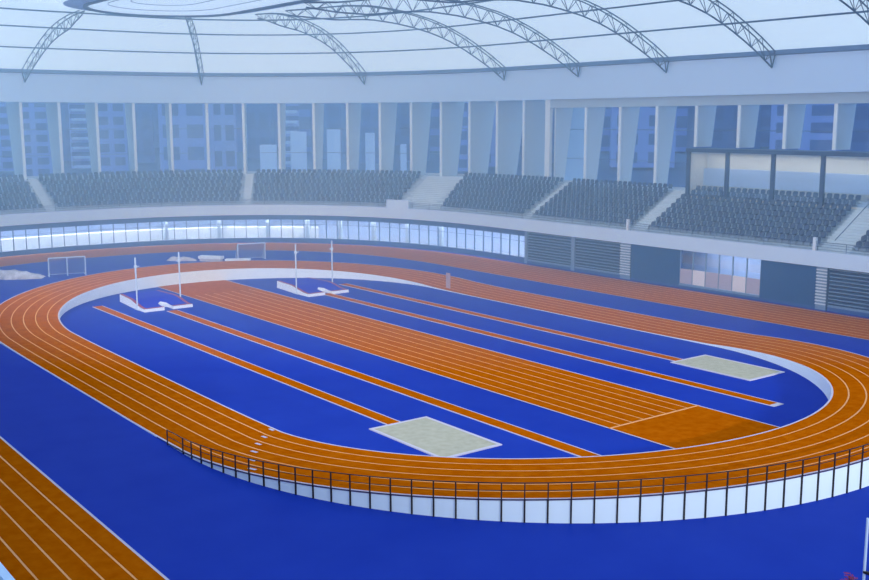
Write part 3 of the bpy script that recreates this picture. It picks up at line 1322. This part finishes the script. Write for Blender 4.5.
def tower(px, wpx, dist, top_z, bm, label, fx=4, fz=3.2, style='grid', mirror=False):
    """placed along the azimuth of a picture column: a real tower standing dist metres away"""
    az = YAW + math.atan((px - 434.5) / F_PX)
    c = Vector((sin(az) * dist, cos(az) * dist, 0))
    w = wpx / F_PX * dist
    dpt = w * .7
    f = -Vector((sin(az), cos(az), 0))
    t = Vector((-f.y, f.x, 0))
    rot = radians(random.uniform(-14, 14))
    f = Matrix.Rotation(rot, 3, 'Z') @ f
    t = Matrix.Rotation(rot, 3, 'Z') @ t
    e = empty('tower_block', c, label=label, cat='building', group='tower blocks outside the windows')
    mb = MB()
    mb.obox(c + Vector((0, 0, top_z / 2)), t * w / 2, f * dpt / 2, (0, 0, top_z / 2), bm)
    child(mb, 'walls', e)
    mb = MB()
    nz = int(top_z / fz) if style != 'plain' else 0
    nx = max(2, int(w / fx))
    fc = c + f * (dpt / 2)
    for k in range(nz):
        for i in range(nx):
            cx = -w / 2 + w * (i + .5) / nx
            zc = fz * (k + .55)
            if style == 'grid':
                mb.obox(fc + t * cx + Vector((0, 0, zc)), t * w / nx * .33, f * .15, (0, 0, fz * .3), BWIN)
            elif style == 'bands':
                mb.obox(fc + t * cx + Vector((0, 0, zc)), t * w / nx * .5, f * .15, (0, 0, fz * .22), BWIN)
    if nz:
        child(mb, 'windows', e)
    if style == 'bands':
        mb = MB()
        for k in range(nz):
            mb.obox(fc + f * .6 + Vector((0, 0, fz * (k + .2))), t * w * .42, f * .8, (0, 0, .5), BLIT)
        child(mb, 'balconies', e)
    if style == 'plain':
        return
    mb = MB()
    mb.obox(c + Vector((0, 0, top_z + 1)), t * w * .2, f * dpt * .2, (0, 0, 1.6), bm)
    child(mb, 'roof_plant', e)


tower(4, 30, 420, 70, BMATS[1], 'lilac tower block with gridded windows behind the leftmost glass bay', 4.5, 4)
tower(40, 30, 360, 62, BMATS[1], 'pale lilac tower block with small windows in the second glass bay', 3.5, 3.6)
tower(84, 17, 430, 34, BMATS[3], 'white balconied block seen in the third glass bay', 4, 3.6, 'bands')
tower(70, 40, 520, 90, BMATS[2], 'dark blue tower rising behind the white balconied block', 9, 8)
tower(115, 28, 330, 55, BMATS[1], 'lilac tower block with dotted windows in the fourth glass bay', 4, 4)
tower(145, 22, 480, 80, BMATS[2], 'plain dark blue tower in the fifth glass bay', 14, 12)
tower(190, 46, 300, 48, BMATS[1], 'broad pale office block with large square windows', 7.5, 6)
tower(226, 24, 380, 70, BMATS[3], 'smooth pale tower right of the broad office block', 12, 9)
tower(262, 26, 520, 85, BMATS[2], 'dark tower behind the seventh glass bay', 12, 12)
tower(292, 18, 360, 66, BMATS[3], 'tower with pale horizontal balconies right of centre left', 4, 3.4, 'bands')
tower(330, 30, 500, 90, BMATS[2], 'dark slate tower right of the balconied tower', 10, 9)
tower(375, 26, 450, 84, BMATS[2], 'dark blue tower in the middle glass bays', 10, 8)
tower(415, 30, 480, 90, BMATS[2], 'plain blue tower left of the wide stair', 12, 9)
tower(455, 26, 380, 80, BMATS[1], 'lilac tower block seen above the wide stair', 6, 5)
tower(495, 28, 420, 90, BMATS[1], 'lilac tower block behind the last curved glass bays', 6, 6)
tower(560, 60, 460, 95, BMATS[2], 'broad dark blue tower behind the left straight glass bays', 12, 9)
tower(640, 60, 420, 95, BMATS[1], 'broad lilac tower behind the middle straight glass bays', 9, 7)
tower(720, 60, 440, 95, BMATS[2], 'broad dark tower above the left half of the glazed box', 11, 8)
tower(800, 60, 400, 95, BMATS[1], 'broad lilac tower above the right half of the glazed box', 9, 6)
tower(875, 60, 420, 95, BMATS[2], 'broad dark tower at the far right glass bay', 10, 8)
for k in range(16):
    px = -40 + 62 * k
    tower(px, 68, 640 + 130 * (k % 2), 64 + 9 * (k % 4), BMATS[2] if k % 2 else BMATS[0], 'distant blue slab block behind the nearer towers, %s from the left' % ORD[k], 14, 11)
for px, wpx, h, lb in ((300, 15, 15.5, 'low bright white hall outside the eighth glass bay'), (335, 13, 16, 'low bright white hall outside the ninth glass bay'), (371, 9, 15.2, 'low bright white hall outside the tenth glass bay'), (404, 6, 12.5, 'small bright white block outside the eleventh glass bay'), (270, 16, 12.5, 'low pale hall outside the seventh glass bay')):
    tower(px, wpx, 250, h, BLIT, lb, 40, 40, 'plain')  # plain blocks added for the bright reflections in the panes
mb = MB()
mb.box(-900, 500, 130, 900, -1.2, -1.0, GROUND)
mb.box(-900, -175, -300, 130, -1.2, -1.0, GROUND)
tag(mb.build('floor_outside'), kind='structure')

fl = empty('red_flowers', (-20.3, 35.6, 0), label='bunch of dark red flowers on the blue floor at the bottom right corner', cat='flowers')
mb = MB()
mb.tube([(0, 0, 0), (0, 0, .14), (0, 0, .3)], .17, DARKJ, 10)
mb.build('pot', fl)
mb = MB()
for k in range(26):
    a, r_, z_ = random.uniform(0, 2 * pi), random.uniform(.02, .32), random.uniform(.42, .78)
    c = Vector((r_ * cos(a), r_ * sin(a), z_ - r_ * .4))
    for q in range(5):
        b = 2 * pi * q / 5 + a
        u_, w_ = Vector((cos(b), sin(b), .5)), Vector((-sin(b), cos(b), 0))
        mb.face([c, c + u_ * .05 + w_ * .025, c + u_ * .085, c + u_ * .05 - w_ * .025], MATRED)
mb.build('petals', fl)
mb = MB()
for k in range(14):
    a, r_ = random.uniform(0, 2 * pi), random.uniform(.05, .3)
    mb.tube([(0, 0, .28), (r_ * .5 * cos(a), r_ * .5 * sin(a), .45), (r_ * cos(a), r_ * sin(a), .62)], .01, mat('stem_green', (40, 80, 50)) if k == 0 else bpy.data.materials['stem_green'], 4)
mb.build('stems', fl)

for k, (pos, aim, pw_) in enumerate(FILL_LIGHTS):
    pos, aim = Vector(pos), Vector(aim)
    fe = empty('floodlight', pos, label='grey arena floodlight high on the near ring beam, %s along from the left' % ORD[k], cat='floodlight')
    dq = (aim - pos).normalized()
    sx = dq.cross(Vector((0, 0, 1))).normalized()
    sz = sx.cross(dq)
    mb = MB()
    mb.obox(dq * -.45, sx * .9, dq * .12, sz * .6, TRUSS)
    for q in (-1, 1):
        mb.obox(dq * -.2 + sx * .88 * q, sx * .03, dq * .25, sz * .6, TRUSS)
        mb.obox(dq * -.2 + sz * .58 * q, sx * .9, dq * .25, sz * .03, TRUSS)
    mb.build('housing', fe)
    mb = MB()
    mb.tube([dq * -.45, dq * -.45 + Vector((0, 0, 1.2))], .06, TRUSS, 6)
    mb.build('bracket', fe)
    ld = bpy.data.lights.new('floodlight_lamp', 'SPOT')
    ld.energy = pw_
    ld.color = FILL_COLOR
    ld.spot_size = radians(100 if pw_ < 50000 else 34)
    ld.spot_blend = .6
    ld.shadow_soft_size = .8
    lo_ = bpy.data.objects.new('lamp', ld)
    COL.objects.link(lo_)
    lo_.parent = fe
    lo_.rotation_euler = (-dq).to_track_quat('Z', 'Y').to_euler()

# bottom right post parts
mb = MB()
mb.tube([(0, 0, 0), (0, 0, 2.8)], .055, POLE, 8)
mb.build('pole', e)
mb = MB()
mb.box(-.02, .25, -.06, .06, .55, .65, DARKJ)
mb.build('bracket', e)

# ------------------------------------------------------------------ haze in the hall
def haze(name, dens, pts, z1, label):
    hz = bpy.data.materials.new(name)
    hz.use_nodes = True
    nt = hz.node_tree
    nt.nodes.clear()
    o = nt.nodes.new('ShaderNodeOutputMaterial')
    v = nt.nodes.new('ShaderNodeVolumeScatter')
    v.inputs['Color'].default_value = HAZE_COLOR + (1,)
    v.inputs['Density'].default_value = dens
    v.inputs['Anisotropy'].default_value = 0.2
    nt.links.new(v.outputs[0], o.inputs['Volume'])
    mb = MB()
    lo = [Vector((x, y, .35)) for x, y in pts]
    hi = [Vector((x, y, z1)) for x, y in pts]
    n = len(pts)
    mb.v = [tuple(p) for p in lo + hi]
    mb.mats = [hz]
    mb.f = [tuple(range(n))[::-1], tuple(range(n, 2 * n))] + [(k, (k + 1) % n, n + (k + 1) % n, n + k) for k in range(n)]
    mb.m = [0] * len(mb.f)
    tag(mb.build(name), label, 'haze', None, 'stuff')


# boundary runs across the line of sight, well in front of the far stand
haze('far_haze', HAZE_FAR, [(-164, -11), (-103, -11), (-8, 103), (-164, 103)], 32.8, 'thicker bluish haze hanging over the far half of the hall')
